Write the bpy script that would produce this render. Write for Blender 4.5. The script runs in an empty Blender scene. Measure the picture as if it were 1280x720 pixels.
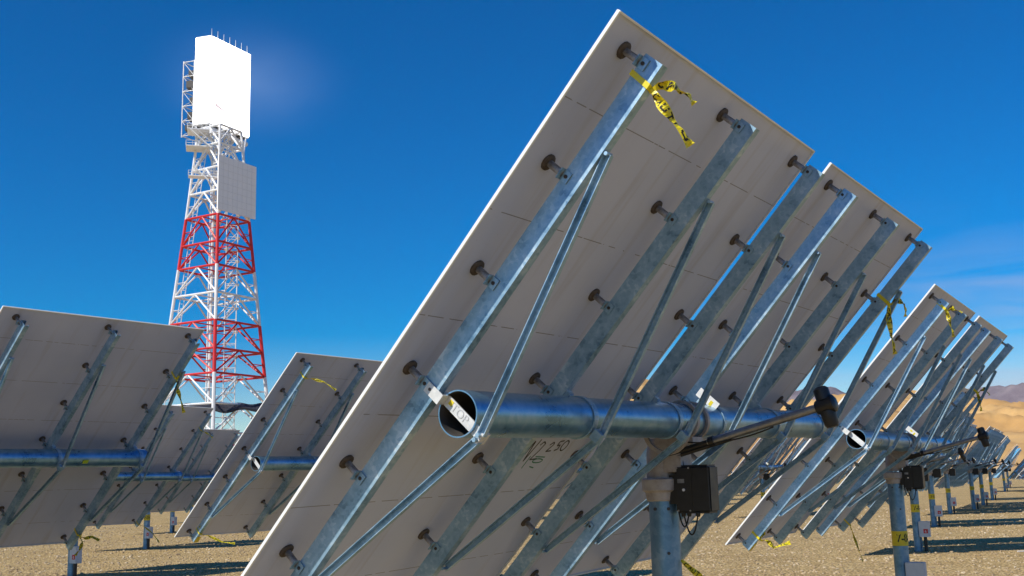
import bpy, bmesh, math, random
from mathutils import Vector, Matrix, Euler, noise
R = math.radians
sc = bpy.context.scene
COL = sc.collection
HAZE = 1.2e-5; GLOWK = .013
HC = 1.58                                   # eye height above the gravel

# ---------------------------------------------------------------- camera
PITCH, ROLL, FPX = 0.1774, -0.0253, 1349.6
def rx(a): return Matrix.Rotation(a, 3, 'X')
def ry(a): return Matrix.Rotation(a, 3, 'Y')
M = ry(ROLL) @ rx(-PITCH)                   # world -> (right, forward, up)
Mi = M.transposed()
cd = bpy.data.cameras.new('camera'); cam = bpy.data.objects.new('camera', cd); COL.objects.link(cam)
cd.lens = 36 * FPX / 1280; cd.sensor_width = 36; cd.clip_start = 0.1; cd.clip_end = 30000
cr, cu, cb = Mi @ Vector((1, 0, 0)), Mi @ Vector((0, 0, 1)), -(Mi @ Vector((0, 1, 0)))
cam.matrix_world = Matrix(((cr.x, cu.x, cb.x, 0), (cr.y, cu.y, cb.y, 0), (cr.z, cu.z, cb.z, HC), (0, 0, 0, 1)))
sc.camera = cam

# ---------------------------------------------------------------- sky, sun, exposure
SUN_AZ, SUN_EL = -131.0, 41.0               # azimuth clockwise from +Y
w = bpy.data.worlds.new('World'); sc.world = w; w.use_nodes = True
nt = w.node_tree; N = nt.nodes; L = nt.links
bg = N['Background']; bg.inputs[1].default_value = 0.12
sky = N.new('ShaderNodeTexSky'); sky.sky_type = 'NISHITA'; sky.sun_disc = False
sky.sun_elevation = R(SUN_EL); sky.sun_rotation = R(SUN_AZ); sky.altitude = 400
sky.air_density = 1.0; sky.dust_density = 0.25; sky.ozone_density = 3.0
hs = N.new('ShaderNodeHueSaturation'); hs.inputs['Saturation'].default_value = 1.86; hs.inputs['Value'].default_value = 0.96
hs.inputs['Hue'].default_value = 0.51
L.new(sky.outputs[0], hs.inputs['Color'])
# thin high cirrus low over the horizon, laid out by direction
tc = N.new('ShaderNodeTexCoord'); mp = N.new('ShaderNodeMapping'); mp.inputs['Scale'].default_value = (2.2, 2.2, 17)
nz = N.new('ShaderNodeTexNoise'); nz.inputs['Scale'].default_value = 1.7; nz.inputs['Detail'].default_value = 6; nz.inputs['Distortion'].default_value = 0.6
L.new(tc.outputs['Generated'], mp.inputs['Vector']); L.new(mp.outputs[0], nz.inputs['Vector'])
cr_ = N.new('ShaderNodeMapRange'); cr_.inputs['From Min'].default_value = 0.40; cr_.inputs['From Max'].default_value = 0.72; cr_.inputs['To Max'].default_value = 0.62
L.new(nz.outputs['Fac'], cr_.inputs['Value'])
sx = N.new('ShaderNodeSeparateXYZ'); L.new(tc.outputs['Generated'], sx.inputs[0])
m1 = N.new('ShaderNodeMapRange'); m1.inputs['From Min'].default_value = 0.235; m1.inputs['From Max'].default_value = 0.12
L.new(sx.outputs['Z'], m1.inputs['Value'])
m2 = N.new('ShaderNodeMapRange'); m2.inputs['From Min'].default_value = 0.05; m2.inputs['From Max'].default_value = 0.42
L.new(sx.outputs['X'], m2.inputs['Value'])
mu = N.new('ShaderNodeMath'); mu.operation = 'MULTIPLY'; L.new(m1.outputs[0], mu.inputs[0]); L.new(m2.outputs[0], mu.inputs[1])
mu2 = N.new('ShaderNodeMath'); mu2.operation = 'MULTIPLY'; L.new(mu.outputs[0], mu2.inputs[0]); L.new(cr_.outputs[0], mu2.inputs[1])
mix = N.new('ShaderNodeMix'); mix.data_type = 'RGBA'; mix.inputs['B'].default_value = (4.4, 4.3, 5.6, 1)
L.new(mu2.outputs[0], mix.inputs['Factor']); L.new(hs.outputs[0], mix.inputs['A']); L.new(mix.outputs['Result'], bg.inputs[0])

sd = bpy.data.lights.new('sun', 'SUN'); sd.energy = 5.0; sd.angle = R(0.53); sd.color = (1.0, 0.94, 0.84)
sun = bpy.data.objects.new('sun', sd); COL.objects.link(sun)
S = Vector((math.sin(R(SUN_AZ)) * math.cos(R(SUN_EL)), math.cos(R(SUN_AZ)) * math.cos(R(SUN_EL)), math.sin(R(SUN_EL))))
sun.rotation_euler = (-S).to_track_quat('-Z', 'Y').to_euler()
sc.view_settings.view_transform = 'Standard'; sc.view_settings.look = 'None'
sc.view_settings.exposure = 0.0; sc.view_settings.gamma = 1
sc.cycles.max_bounces = 8; sc.cycles.diffuse_bounces = 4; sc.cycles.glossy_bounces = 4
sc.cycles.caustics_reflective = False; sc.cycles.caustics_refractive = False
sc.cycles.use_denoising = True

# ---------------------------------------------------------------- helpers
def tag(o, label=None, cat=None, group=None, kind=None):
    if label: o['label'] = label
    if cat: o['category'] = cat
    if group: o['group'] = group
    if kind: o['kind'] = kind
    return o
def empty(name, loc, rz=0):
    o = bpy.data.objects.new(name, None); COL.objects.link(o); o.location = loc; o.rotation_euler = (0, 0, rz)
    o.empty_display_size = 0.3
    return o
def mesh_of(name, bm, mats, smooth=False):
    bmesh.ops.recalc_face_normals(bm, faces=bm.faces)
    me = bpy.data.meshes.new(name); bm.to_mesh(me); bm.free()
    for m in (mats if isinstance(mats, (list, tuple)) else [mats]): me.materials.append(m)
    if smooth:
        for p in me.polygons: p.use_smooth = True
        try: me.set_sharp_from_angle(angle=R(35))
        except Exception: pass
    return me
def link(name, me, parent=None):
    o = bpy.data.objects.new(name, me); COL.objects.link(o)
    if parent: o.parent = parent
    return o
def box(bm, c, s, rot=None, mi=0):
    r = bmesh.ops.create_cube(bm, size=1)
    for v in r['verts']:
        p = Vector((v.co.x * s[0], v.co.y * s[1], v.co.z * s[2]))
        v.co = (rot @ p if rot else p) + Vector(c)
    for f in {f for v in r['verts'] for f in v.link_faces}: f.material_index = mi
    return r['verts']
def frame_of(d, up=None):
    d = d.normalized()
    up = Vector(up) if up else (Vector((0, 0, 1)) if abs(d.z) < .95 else Vector((1, 0, 0)))
    x = d.cross(up).normalized(); y = x.cross(d).normalized()
    return x, y
def bar(bm, a, b, wd, th, up=None, mi=0):
    a, b = Vector(a), Vector(b); x, y = frame_of(b - a, up)
    vs = []
    for p in (a, b):
        for sx_, sy_ in ((-1, -1), (1, -1), (1, 1), (-1, 1)):
            vs.append(bm.verts.new(p + x * wd / 2 * sx_ + y * th / 2 * sy_))
    fs = [(0, 1, 2, 3), (7, 6, 5, 4)] + [(i, (i + 1) % 4 + 0, (i + 1) % 4 + 4, i + 4) for i in range(4)]
    for f in fs:
        bm.faces.new([vs[k] for k in f]).material_index = mi
def rod(bm, pts, r, n=10, cap=True, mi=0):
    pts = [Vector(p) for p in pts]; rs = r if isinstance(r, (list, tuple)) else [r] * len(pts)
    rings = []
    for i, p in enumerate(pts):
        d = (pts[min(i + 1, len(pts) - 1)] - pts[max(i - 1, 0)])
        x, y = frame_of(d)
        rings.append([bm.verts.new(p + (x * math.cos(t) + y * math.sin(t)) * rs[i]) for t in [2 * math.pi * k / n for k in range(n)]])
    for a, b in zip(rings, rings[1:]):
        for k in range(n): bm.faces.new((a[k], a[(k + 1) % n], b[(k + 1) % n], b[k])).material_index = mi
    if cap: bm.faces.new(rings[0]).material_index = mi; bm.faces.new(rings[-1]).material_index = mi
def pipe(bm, a, b, ro, ri, n=40, mi=0, mi_in=None):
    """hollow pipe with open ends"""
    a, b = Vector(a), Vector(b); x, y = frame_of(b - a)
    rg = [[bm.verts.new(p + (x * math.cos(t) + y * math.sin(t)) * r) for t in [2 * math.pi * k / n for k in range(n)]] for p, r in ((a, ro), (b, ro), (b, ri), (a, ri))]
    for j in range(4):
        A, B = rg[j], rg[(j + 1) % 4]
        for k in range(n): bm.faces.new((A[k], A[(k + 1) % n], B[(k + 1) % n], B[k])).material_index = (mi_in if j == 2 and mi_in is not None else mi)
def bevel(bm, w_, seg=2):
    bmesh.ops.bevel(bm, geom=[e for e in bm.edges], offset=w_, segments=seg, affect='EDGES', clamp_overlap=True)
def text_mesh(s, size, mat, depth=0.0006, bold=0.0):
    c = bpy.data.curves.new('t', 'FONT'); c.body = s; c.size = size; c.extrude = depth; c.offset = bold
    c.align_x = 'CENTER'; c.align_y = 'CENTER'; c.resolution_u = 3
    o = bpy.data.objects.new('t', c); COL.objects.link(o)
    dg = bpy.context.evaluated_depsgraph_get(); me = bpy.data.meshes.new_from_object(o.evaluated_get(dg))
    bpy.data.objects.remove(o); bpy.data.curves.remove(c)
    me.materials.clear(); me.materials.append(mat)
    return me

# ---------------------------------------------------------------- materials
def mat(name, col, rough=.5, metal=0., spec=None):
    m = bpy.data.materials.new(name); m.use_nodes = True; b = m.node_tree.nodes['Principled BSDF']
    b.inputs['Base Color'].default_value = (*col, 1); b.inputs['Roughness'].default_value = rough; b.inputs['Metallic'].default_value = metal
    if spec is not None: b.inputs['Specular IOR Level'].default_value = spec
    return m
def varied(name, cols, scale, rough=(.4, .6), metal=0., bump=0., bscale=None, stops=None, detail=5, coord='Object', voro=0.):
    m = bpy.data.materials.new(name); m.use_nodes = True; t = m.node_tree; n = t.nodes; l = t.links; b = n['Principled BSDF']
    tc = n.new('ShaderNodeTexCoord'); nz = n.new('ShaderNodeTexNoise'); nz.inputs['Scale'].default_value = scale; nz.inputs['Detail'].default_value = detail
    nz.inputs['Roughness'].default_value = .62
    l.new(tc.outputs[coord], nz.inputs['Vector'])
    fac = nz.outputs['Fac']
    if voro:
        v = n.new('ShaderNodeTexVoronoi'); v.inputs['Scale'].default_value = voro; l.new(tc.outputs[coord], v.inputs['Vector'])
        s_ = n.new('ShaderNodeSeparateColor'); l.new(v.outputs['Color'], s_.inputs[0])
        mm = n.new('ShaderNodeMix'); mm.inputs['Factor'].default_value = .12; l.new(fac, mm.inputs['A']); l.new(s_.outputs[0], mm.inputs['B']); fac = mm.outputs['Result']
    rp = n.new('ShaderNodeValToRGB'); e = rp.color_ramp.elements
    st = stops or [.3 + .4 * i / (len(cols) - 1) for i in range(len(cols))]
    e[0].position = st[0]; e[0].color = (*cols[0], 1); e[1].position = st[-1]; e[1].color = (*cols[-1], 1)
    for p, c in list(zip(st, cols))[1:-1]: q = e.new(p); q.color = (*c, 1)
    l.new(fac, rp.inputs[0]); l.new(rp.outputs[0], b.inputs['Base Color'])
    mr = n.new('ShaderNodeMapRange'); mr.inputs['From Min'].default_value = .3; mr.inputs['From Max'].default_value = .7
    mr.inputs['To Min'].default_value = rough[0]; mr.inputs['To Max'].default_value = rough[1]
    l.new(fac, mr.inputs['Value']); l.new(mr.outputs[0], b.inputs['Roughness']); b.inputs['Metallic'].default_value = metal
    if bump:
        bn = n.new('ShaderNodeTexNoise'); bn.inputs['Scale'].default_value = bscale or scale * 4; bn.inputs['Detail'].default_value = 6
        l.new(tc.outputs[coord], bn.inputs['Vector']); bp = n.new('ShaderNodeBump'); bp.inputs['Strength'].default_value = 1; bp.inputs['Distance'].default_value = bump
        l.new(bn.outputs['Fac'], bp.inputs['Height']); l.new(bp.outputs[0], b.inputs['Normal'])
    return m
GALV = varied('galvanised_steel', [(.12, .23, .34), (.24, .40, .54), (.33, .50, .64), (.58, .71, .80)], 5.5, (.30, .46), .45, stops=[.32, .43, .56, .70], voro=60, bump=.0006, bscale=60)
GALVT = varied('galvanised_pipe', [(.11, .24, .38), (.18, .36, .54), (.30, .46, .62)], 5, (.25, .40), .80, stops=[.3, .5, .7], voro=30, bump=.0004, bscale=30)
POLEM = varied('galvanised_post', [(.07, .16, .28), (.14, .27, .41), (.26, .38, .51)], 5, (.34, .48), .65, stops=[.3, .5, .7], voro=30)
ZINC = varied('zinc_plate', [(.62, .63, .62), (.78, .79, .78)], 20, (.4, .55), .35)
RUST = varied('rusted_steel', [(.04, .03, .026), (.085, .065, .052), (.15, .125, .105)], 45, (.6, .85), .25, bump=.0006)
STUD = varied('weathered_stud', [(.10, .09, .09), (.28, .27, .27), (.5, .5, .52)], 30, (.4, .65), .6)
COLLAR = varied('flange_steel', [(.28, .245, .22), (.39, .355, .335), (.48, .455, .44)], 14, (.5, .7), .25)
BLACK = varied('black_plastic', [(.006, .006, .007), (.016, .016, .018)], 20, (.35, .5))
RUBBER = mat('black_cable', (.01, .01, .01), .5)
ALU = varied('dull_aluminium', [(.20, .21, .24), (.33, .35, .39)], 18, (.3, .45), .8)
BOXM = varied('pale_grey_enclosure', [(.52, .56, .60), (.62, .65, .68)], 12, (.4, .5))
REDL = mat('red_sticker', (.55, .02, .02), .5)
WHITEL = mat('white_print', (.75, .75, .75), .5)
YEL = varied('yellow_vinyl', [(.62, .50, .02), (.75, .62, .03)], 14, (.4, .55))
INK = mat('black_ink', (.008, .008, .008), .6)
GINK = mat('green_marker', (.03, .20, .14), .6)
MIRROR = mat('mirror_glass', (.93, .95, .96), .015, 1.0)
EDGE = mat('mirror_edge_seal', (.78, .80, .78), .35)
WPAINT = varied('white_tower_paint', [(.66, .67, .68), (.80, .81, .82)], .6, (.4, .55))
RPAINT = varied('red_tower_paint', [(.50, .012, .014), (.68, .02, .022)], .6, (.4, .55))
DARKP = varied('dark_shade_cloth', [(.015, .017, .025), (.03, .033, .045)], .5, (.7, .9))
SLATE = mat('dark_machinery', (.06, .055, .05), .6)

def mirror_back():
    m = bpy.data.materials.new('painted_mirror_back'); m.use_nodes = True; t = m.node_tree; n = t.nodes; l = t.links; b = n['Principled BSDF']
    tc = n.new('ShaderNodeTexCoord'); s_ = n.new('ShaderNodeSeparateXYZ'); l.new(tc.outputs['Object'], s_.inputs[0])
    nz = n.new('ShaderNodeTexNoise'); nz.inputs['Scale'].default_value = 1.3; nz.inputs['Detail'].default_value = 6; l.new(tc.outputs['Object'], nz.inputs['Vector'])
    rp = n.new('ShaderNodeValToRGB'); rp.color_ramp.elements[0].position = .3; rp.color_ramp.elements[1].position = .7
    rp.color_ramp.elements[0].color = (.46, .52, .71, 1); rp.color_ramp.elements[1].color = (.56, .62, .81, 1); l.new(nz.outputs['Fac'], rp.inputs[0])
    def math_(op, a, b_=None):
        q = n.new('ShaderNodeMath'); q.operation = op
        for i, x in enumerate((a, b_)):
            if x is None: continue
            if isinstance(x, (int, float)): q.inputs[i].default_value = x
            else: l.new(x, q.inputs[i])
        return q.outputs[0]
    # printed dashed seams between the rows of pads (every half metre up the panel)
    fr = math_('ABSOLUTE', math_('SUBTRACT', math_('FRACT', math_('MULTIPLY', s_.outputs['Z'], 2.0)), .5))
    line = math_('LESS_THAN', fr, .0042)
    dn = n.new('ShaderNodeTexNoise'); dn.inputs['Scale'].default_value = 13; dn.inputs['Detail'].default_value = 3; l.new(tc.outputs['Object'], dn.inputs['Vector'])
    dash = math_('GREATER_THAN', dn.outputs['Fac'], .44)
    k = math_('MULTIPLY', math_('MULTIPLY', line, dash), .72)
    # dirt streaks and tiny specks
    st = n.new('ShaderNodeTexNoise'); mp = n.new('ShaderNodeMapping'); mp.inputs['Scale'].default_value = (9, 1, .7); l.new(tc.outputs['Object'], mp.inputs[0]); l.new(mp.outputs[0], st.inputs['Vector']); st.inputs['Scale'].default_value = 1.6; st.inputs['Detail'].default_value = 5
    sk = n.new('ShaderNodeMapRange'); sk.inputs['From Min'].default_value = .55; sk.inputs['From Max'].default_value = .8; sk.inputs['To Max'].default_value = .42; l.new(st.outputs['Fac'], sk.inputs['Value'])
    mx0 = n.new('ShaderNodeMix'); mx0.data_type = 'RGBA'; mx0.inputs['B'].default_value = (.33, .31, .32, 1); l.new(sk.outputs[0], mx0.inputs['Factor']); l.new(rp.outputs[0], mx0.inputs['A'])
    sp = n.new('ShaderNodeTexNoise'); sp.inputs['Scale'].default_value = 120; sp.inputs['Detail'].default_value = 2; l.new(tc.outputs['Object'], sp.inputs['Vector'])
    spk = math_('MULTIPLY', math_('GREATER_THAN', sp.outputs['Fac'], .74), .35)
    mx = n.new('ShaderNodeMix'); mx.data_type = 'RGBA'; mx.inputs['B'].default_value = (.10, .085, .08, 1)
    l.new(math_('MAXIMUM', k, spk), mx.inputs['Factor']); l.new(mx0.outputs['Result'], mx.inputs['A']); l.new(mx.outputs['Result'], b.inputs['Base Color'])
    b.inputs['Roughness'].default_value = .42
    b.inputs['Specular IOR Level'].default_value = .35
    return m
BACK = mirror_back()

# ---------------------------------------------------------------- ground
def ground_mat():
    m = bpy.data.materials.new('tan_gravel'); m.use_nodes = True; t = m.node_tree; n = t.nodes; l = t.links; b = n['Principled BSDF']
    tc = n.new('ShaderNodeTexCoord')
    def nzz(s, d, r=.6):
        q = n.new('ShaderNodeTexNoise'); q.inputs['Scale'].default_value = s; q.inputs['Detail'].default_value = d; q.inputs['Roughness'].default_value = r; l.new(tc.outputs['Object'], q.inputs['Vector']); return q
    v = n.new('ShaderNodeTexVoronoi'); v.inputs['Scale'].default_value = 21; v.inputs['Randomness'].default_value = 1; l.new(tc.outputs['Object'], v.inputs['Vector'])
    s_ = n.new('ShaderNodeSeparateColor'); l.new(v.outputs['Color'], s_.inputs[0])
    rp = n.new('ShaderNodeValToRGB'); e = rp.color_ramp.elements
    e[0].position = 0; e[0].color = (.14, .09, .04, 1); e[1].position = 1; e[1].color = (.84, .67, .37, 1)
    q = e.new(.35); q.color = (.42, .28, .115, 1); q = e.new(.8); q.color = (.60, .43, .19, 1)
    l.new(s_.outputs[0], rp.inputs[0])
    big = nzz(.35, 9, .7); r2 = n.new('ShaderNodeValToRGB'); r2.color_ramp.elements[0].position = .35; r2.color_ramp.elements[1].position = .65
    r2.color_ramp.elements[0].color = (.44, .305, .135, 1); r2.color_ramp.elements[1].color = (.66, .48, .225, 1); l.new(big.outputs['Fac'], r2.inputs[0])
    mx = n.new('ShaderNodeMix'); mx.data_type = 'RGBA'; mx.inputs['Factor'].default_value = .62; l.new(r2.outputs[0], mx.inputs['A']); l.new(rp.outputs[0], mx.inputs['B'])
    l.new(mx.outputs['Result'], b.inputs['Base Color']); b.inputs['Roughness'].default_value = .95; b.inputs['Specular IOR Level'].default_value = .1
    ad = n.new('ShaderNodeMath'); ad.operation = 'MULTIPLY_ADD'; l.new(v.outputs['Distance'], ad.inputs[0]); ad.inputs[1].default_value = -.9
    l.new(nzz(2.2, 8, .7).outputs['Fac'], ad.inputs[2])
    bp = n.new('ShaderNodeBump'); bp.inputs['Strength'].default_value = .9; bp.inputs['Distance'].default_value = .06; l.new(ad.outputs[0], bp.inputs['Height']); l.new(bp.outputs[0], b.inputs['Normal'])
    return m
GRAVEL = ground_mat()
bm = bmesh.new()
vs = [bm.verts.new(p) for p in ((-9000, -1500, 0), (9500, -1500, 0), (9500, 11500, 0), (-9000, 11500, 0))]; bm.faces.new(vs)
tag(link('ground', mesh_of('ground', bm, GRAVEL)), 'flat tan gravel yard under the mirrors', kind='structure')

# loose stones scattered over the nearer gravel
STONE = varied('loose_stone', [(.20, .14, .08), (.44, .33, .19), (.66, .56, .40)], .9, (.85, .95), coord='Object', detail=8)
rnd = random.Random(5)
bm = bmesh.new()
protos = []
for k in range(5):
    t = bmesh.new(); bmesh.ops.create_icosphere(t, subdivisions=1, radius=1)
    for v in t.verts: v.co *= rnd.uniform(.75, 1.2); v.co.z *= .6
    protos.append(([v.co.copy() for v in t.verts], [[v.index for v in f.verts] for f in t.faces])); t.free()
verts, faces = [], []
for i in range(24000):
    d = 9 + 42 * rnd.random() ** 1.3; a = rnd.uniform(-.52, .50)
    if .06 < a < .12 and d > 25 and rnd.random() < .5: continue
    x, y = d * a, d
    r = rnd.choice((.010, .013, .016, .02, .026)) * rnd.uniform(.8, 1.25) * (.8 + d / 60)
    P, F = protos[i % 5]; ro = Matrix.Rotation(rnd.uniform(0, 6.28), 3, 'Z'); b0 = len(verts)
    verts += [tuple((ro @ p) * r + Vector((x, y, r * .25))) for p in P]; faces += [tuple(q + b0 for q in f) for f in F]
bm.free(); me = bpy.data.meshes.new('loose_gravel'); me.from_pydata(verts, [], faces); me.materials.append(STONE)
tag(link('loose_gravel', me), 'loose tan and grey stones strewn over the yard', 'gravel', kind='stuff')

# ---------------------------------------------------------------- hills
def terrain(name, r0, r1, a0, a1, na, nr, hf, material, label):
    verts, faces = [], []
    for j in range(nr + 1):
        r = r0 + (r1 - r0) * j / nr
        for i in range(na + 1):
            a = R(a0 + (a1 - a0) * i / na)
            x, y = r * math.sin(a), r * math.cos(a)
            verts.append((x, y, hf(x, y, j / nr, math.degrees(a))))
    for j in range(nr):
        for i in range(na):
            k = j * (na + 1) + i; faces.append((k, k + 1, k + na + 2, k + na + 1))
    me = bpy.data.meshes.new(name); me.from_pydata(verts, [], faces); me.materials.append(material)
    for p in me.polygons: p.use_smooth = True
    return tag(link(name, me), label, kind='structure')
GOLD = varied('dry_golden_grass', [(.38, .20, .06), (.56, .33, .11), (.66, .42, .16)], .004, (.95, 1), bump=0, detail=9, stops=[.3, .5, .7])
SCRUB = varied('scrub_mountain', [(.12, .09, .11), (.20, .16, .17), (.30, .24, .23)], .0035, (.95, 1), detail=10)  # some of the distance haze's purple is mixed into these base colours
def hg(x, y, t, a):
    p = Vector((x / 520, y / 520, 3.1)); n_ = 1 - abs(noise.fractal(p, .85, 2.1, 8)) * 1.6
    env = math.sin(min(t, 1) * math.pi / 2) ** 1.3 if t < .8 else 1.0
    top = 235 + 50 * math.sin(R(a) * 9 + 1.2) + 30 * math.sin(R(a) * 23)
    if a < 6: top *= max(0., (a + 26) / 32)
    fold = .62 + .38 * n_
    return -2 + top * env * fold
terrain('golden_hills', 1500, 3400, -24, 52, 640, 120, hg, GOLD, 'rolling golden dry grass hills beyond the mirror field')
def hm(x, y, t, a):
    p = Vector((x / 1500, y / 1500, 7.7)); n_ = 1 - abs(noise.fractal(p, 1.0, 2.1, 6)) * 1.3
    top = 750 + 80 * math.sin(R(a) * 11 + 0.4)
    if a < 8: top *= max(0., (a + 24) / 32)
    return -5 + top * math.sin(min(t * 1.3, 1) * math.pi / 2) * (.55 + .45 * n_)
terrain('distant_mountains', 6500, 10500, -24, 52, 300, 50, hm, SCRUB, 'hazy purple mountain ridge behind the golden hills')

# ---------------------------------------------------------------- the air
hz = bpy.data.materials.new('thin_haze'); hz.use_nodes = True; t_ = hz.node_tree; t_.nodes.remove(t_.nodes['Principled BSDF'])
pv = t_.nodes.new('ShaderNodeVolumePrincipled'); pv.inputs['Color'].default_value = (.78, .84, .96, 1); pv.inputs['Density'].default_value = HAZE
t_.links.new(pv.outputs[0], [q for q in t_.nodes if q.type == 'OUTPUT_MATERIAL'][0].inputs['Volume'])
bm = bmesh.new(); box(bm, (250, 5000, 399), (18700, 13200, 804))
tag(link('haze', mesh_of('haze', bm, hz)), 'thin bluish air over the field and hills', kind='stuff')

# ---------------------------------------------------------------- heliostats
E_, B_ = 2.4, 0.15; VT = 1.604; SP = 0.5; DW = 0.2907; TR = 0.0941
US = [-E_ + .169, -E_ + 1.130, -E_ + 2.093, B_ + .169, B_ + 1.130, B_ + 2.093]
ZT = HC + 0.3116; OFF = 0.16                 # tube height; the post stands nearer the glass than the tube
def P3(u, v, w_): return Vector((u, -(w_ - DW), v))   # along tube, up the panel, behind the glass -> tube-axis frame
W0, W1 = .0877, .1736
def me_panel(u0):
    bm = bmesh.new()
    x0, x1 = u0, u0 + 2.25
    c = [P3(x, z, ww) for ww in (-.006, 0) for x, z in ((x0, -VT), (x1, -VT), (x1, VT), (x0, VT))]
    v = [bm.verts.new(p) for p in c]
    bm.faces.new(v[0:4]).material_index = 1; bm.faces.new(v[4:8]).material_index = 0
    for i in range(4): bm.faces.new((v[i], v[(i + 1) % 4], v[(i + 1) % 4 + 4], v[i + 4])).material_index = 2
    # a thin raised edge seal round the glass
    for (a, b) in (((x0, -VT), (x0, VT)), ((x1, -VT), (x1, VT))):
        box(bm, P3(a[0] + (.003 if a[0] == x0 else -.003), 0, .0015), (.011, .013, 2 * VT + .004), mi=2)
    for zz in (-VT, VT): box(bm, P3((x0 + x1) / 2, zz, .0015), (2.24, .0128, .008), mi=2)
    return mesh_of('mirror_panel', bm, [BACK, MIRROR, EDGE])
def stand(bm, u, v, n=14, pad=.0345):
    rod(bm, [P3(u, v, .0006), P3(u, v, .008), P3(u, v, .013)], [pad, pad, pad * .72], n, mi=0)
    rod(bm, [P3(u, v, .0125), P3(u, v, W0)], .0150, max(6, n - 4), mi=1)
def me_standoff():
    bm = bmesh.new(); stand(bm, 0, 0)
    # small folded tab that takes the stud on the rail's web
    box(bm, P3(-.0005, 0, .106), (.005, .034, .046), mi=2); box(bm, P3(-.012, 0, .0855), (.030, .004, .046), mi=2)
    rod(bm, [P3(-.006, 0, .106), P3(-.001, 0, .106)], .008, 8, mi=0)
    return mesh_of('standoff', bm, [RUST, STUD, GALV], True)
def rail_bm(bm, L_=1.5364):
    x0 = .004; d = W1 - W0; wm = (W0 + W1) / 2; t = .0042
    box(bm, P3(x0 + t / 2, 0, wm), (t, d, 2 * L_))
    for ww in (W0 + t / 2, W1 - t / 2): box(bm, P3(x0 + .021 + t / 2, 0, ww), (.042 - t, t, 2 * L_))
    for ww in (W0 + .0095, W1 - .0095): box(bm, P3(x0 + .042 + t / 2, 0, ww), (t, .0188, 2 * L_))
def me_rail(far=False, sag=0):
    bm = bmesh.new(); rail_bm(bm)
    if far:
        n0 = len(bm.faces)
        for k in range(7): stand(bm, 0, (3 - k) * SP, 6)
    return mesh_of('rail', bm, [GALV, STUD] if far else [GALV])
def me_tube():
    bm = bmesh.new(); pipe(bm, (-2.2035, 0, 0), (2.36, 0, 0), TR, TR - .0055, 56, 0, 1)
    return mesh_of('torque_tube', bm, [GALVT, mat_in], True)
mat_in = varied('dark_pipe_inside', [(.05, .045, .04), (.12, .11, .10)], 8, (.7, .9), .2)  # darker, rougher tone on the inner wall
def me_strap(end=False):
    bm = bmesh.new()
    if end:   # flat zinc strap right across the open pipe end
        box(bm, P3(.044, 0, .313), (.006, .268, .046)); box(bm, P3(.038, 0, .440), (.05, .010, .05))
        box(bm, P3(-.003, 0, .164), (.006, .088, .046)); box(bm, P3(.021, 0, .205), (.052, .005, .046)); rod(bm, [P3(-.0075, 0, .142), P3(-.003, 0, .142)], .007, 8, mi=1)
        rod(bm, [P3(.034, 0, .187), P3(.046, 0, .187)], .008, 8)
    else:     # saddle clamp around the pipe
        pipe(bm, (-.02, 0, 0), (.02, 0, 0), TR + .007, TR + .0012, 32)
        for s in (-1, 1): box(bm, P3(0, s * .055, .196 - .0), (.036, .05, .008))
        box(bm, P3(0, 0, .425), (.04, .045, .05))
        box(bm, P3(0, 0, .184), (.04, .022, .13))
    return mesh_of('tube_clamp', bm, [ZINC, RUST] if end else GALV, False)
def me_saddle():
    bm = bmesh.new(); box(bm, P3(-.02, .105, .215), (.006, .15, .055)); box(bm, P3(-.0235, .108, .20), (.001, .03, .02), mi=1); box(bm, P3(-.0235, .10, .245), (.001, .02, .03), mi=1)
    return mesh_of('saddle_plate', bm, [ZINC, YEL])
def strut_bm(bm, s):
    a, b = P3(.045, s * .012, .432), P3(.045, 1.16 if s > 0 else -1.06, W1 + .014)
    d = (b - a).normalized(); x = Vector((1, 0, 0)); y = x.cross(d).normalized()
    bar(bm, a + x * .012, b + x * .012, .003, .034, up=y)
    bar(bm, a + y * .0155, b + y * .0155, .021, .003, up=y); bar(bm, a - y * .0155, b - y * .0155, .021, .003, up=y)
    rod(bm, [a - x * .03, a + x * .03], .009, 8); rod(bm, [b - x * .022, b + x * .022], .008, 8)
def me_strut(s):
    bm = bmesh.new(); strut_bm(bm, s); return mesh_of('strut', bm, GALV)
def me_pole():
    bm = bmesh.new(); rod(bm, [(0, 0, -.02), (0, 0, 1.465)], .0835, 40)
    bm2 = mesh_of('pole', bm, POLEM, True); return bm2
def me_collar():
    bm = bmesh.new(); rod(bm, [(0, 0, 1.452), (0, 0, 1.458), (0, 0, 1.50), (0, 0, 1.512), (0, 0, 1.572), (0, 0, 1.58)], [.088, .094, .100, .116, .118, .108], 40)
    return mesh_of('collar', bm, COLLAR, True)
def me_bolt(a, z):
    bm = bmesh.new(); d = Vector((math.cos(R(a)), math.sin(R(a)), 0)); rod(bm, [d * .080 + Vector((0, 0, z)), d * .090 + Vector((0, 0, z))], .009, 8)
    return mesh_of('bolt', bm, SLATE)
def me_hub():
    bm = bmesh.new(); rod(bm, [(0, 0, 1.5805), (0, 0, 1.72), (0, 0, 1.80)], [.088, .084, .070], 28)
    box(bm, (0, -.075, 1.71), (.15, .15, .2)); box(bm, (0, -OFF, 1.775), (.14, .13, .05))
    pipe(bm, (-.085, -OFF, ZT), (-.055, -OFF, ZT), TR + .018, TR + .002, 32); pipe(bm, (.055, -OFF, ZT), (.085, -OFF, ZT), TR + .018, TR + .002, 32)
    pipe(bm, (-.19, -.12, ZT - .05), (-.165, -.12, ZT - .05), .14, .118, 28)
    return mesh_of('drive_hub', bm, COLLAR, True)
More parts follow.
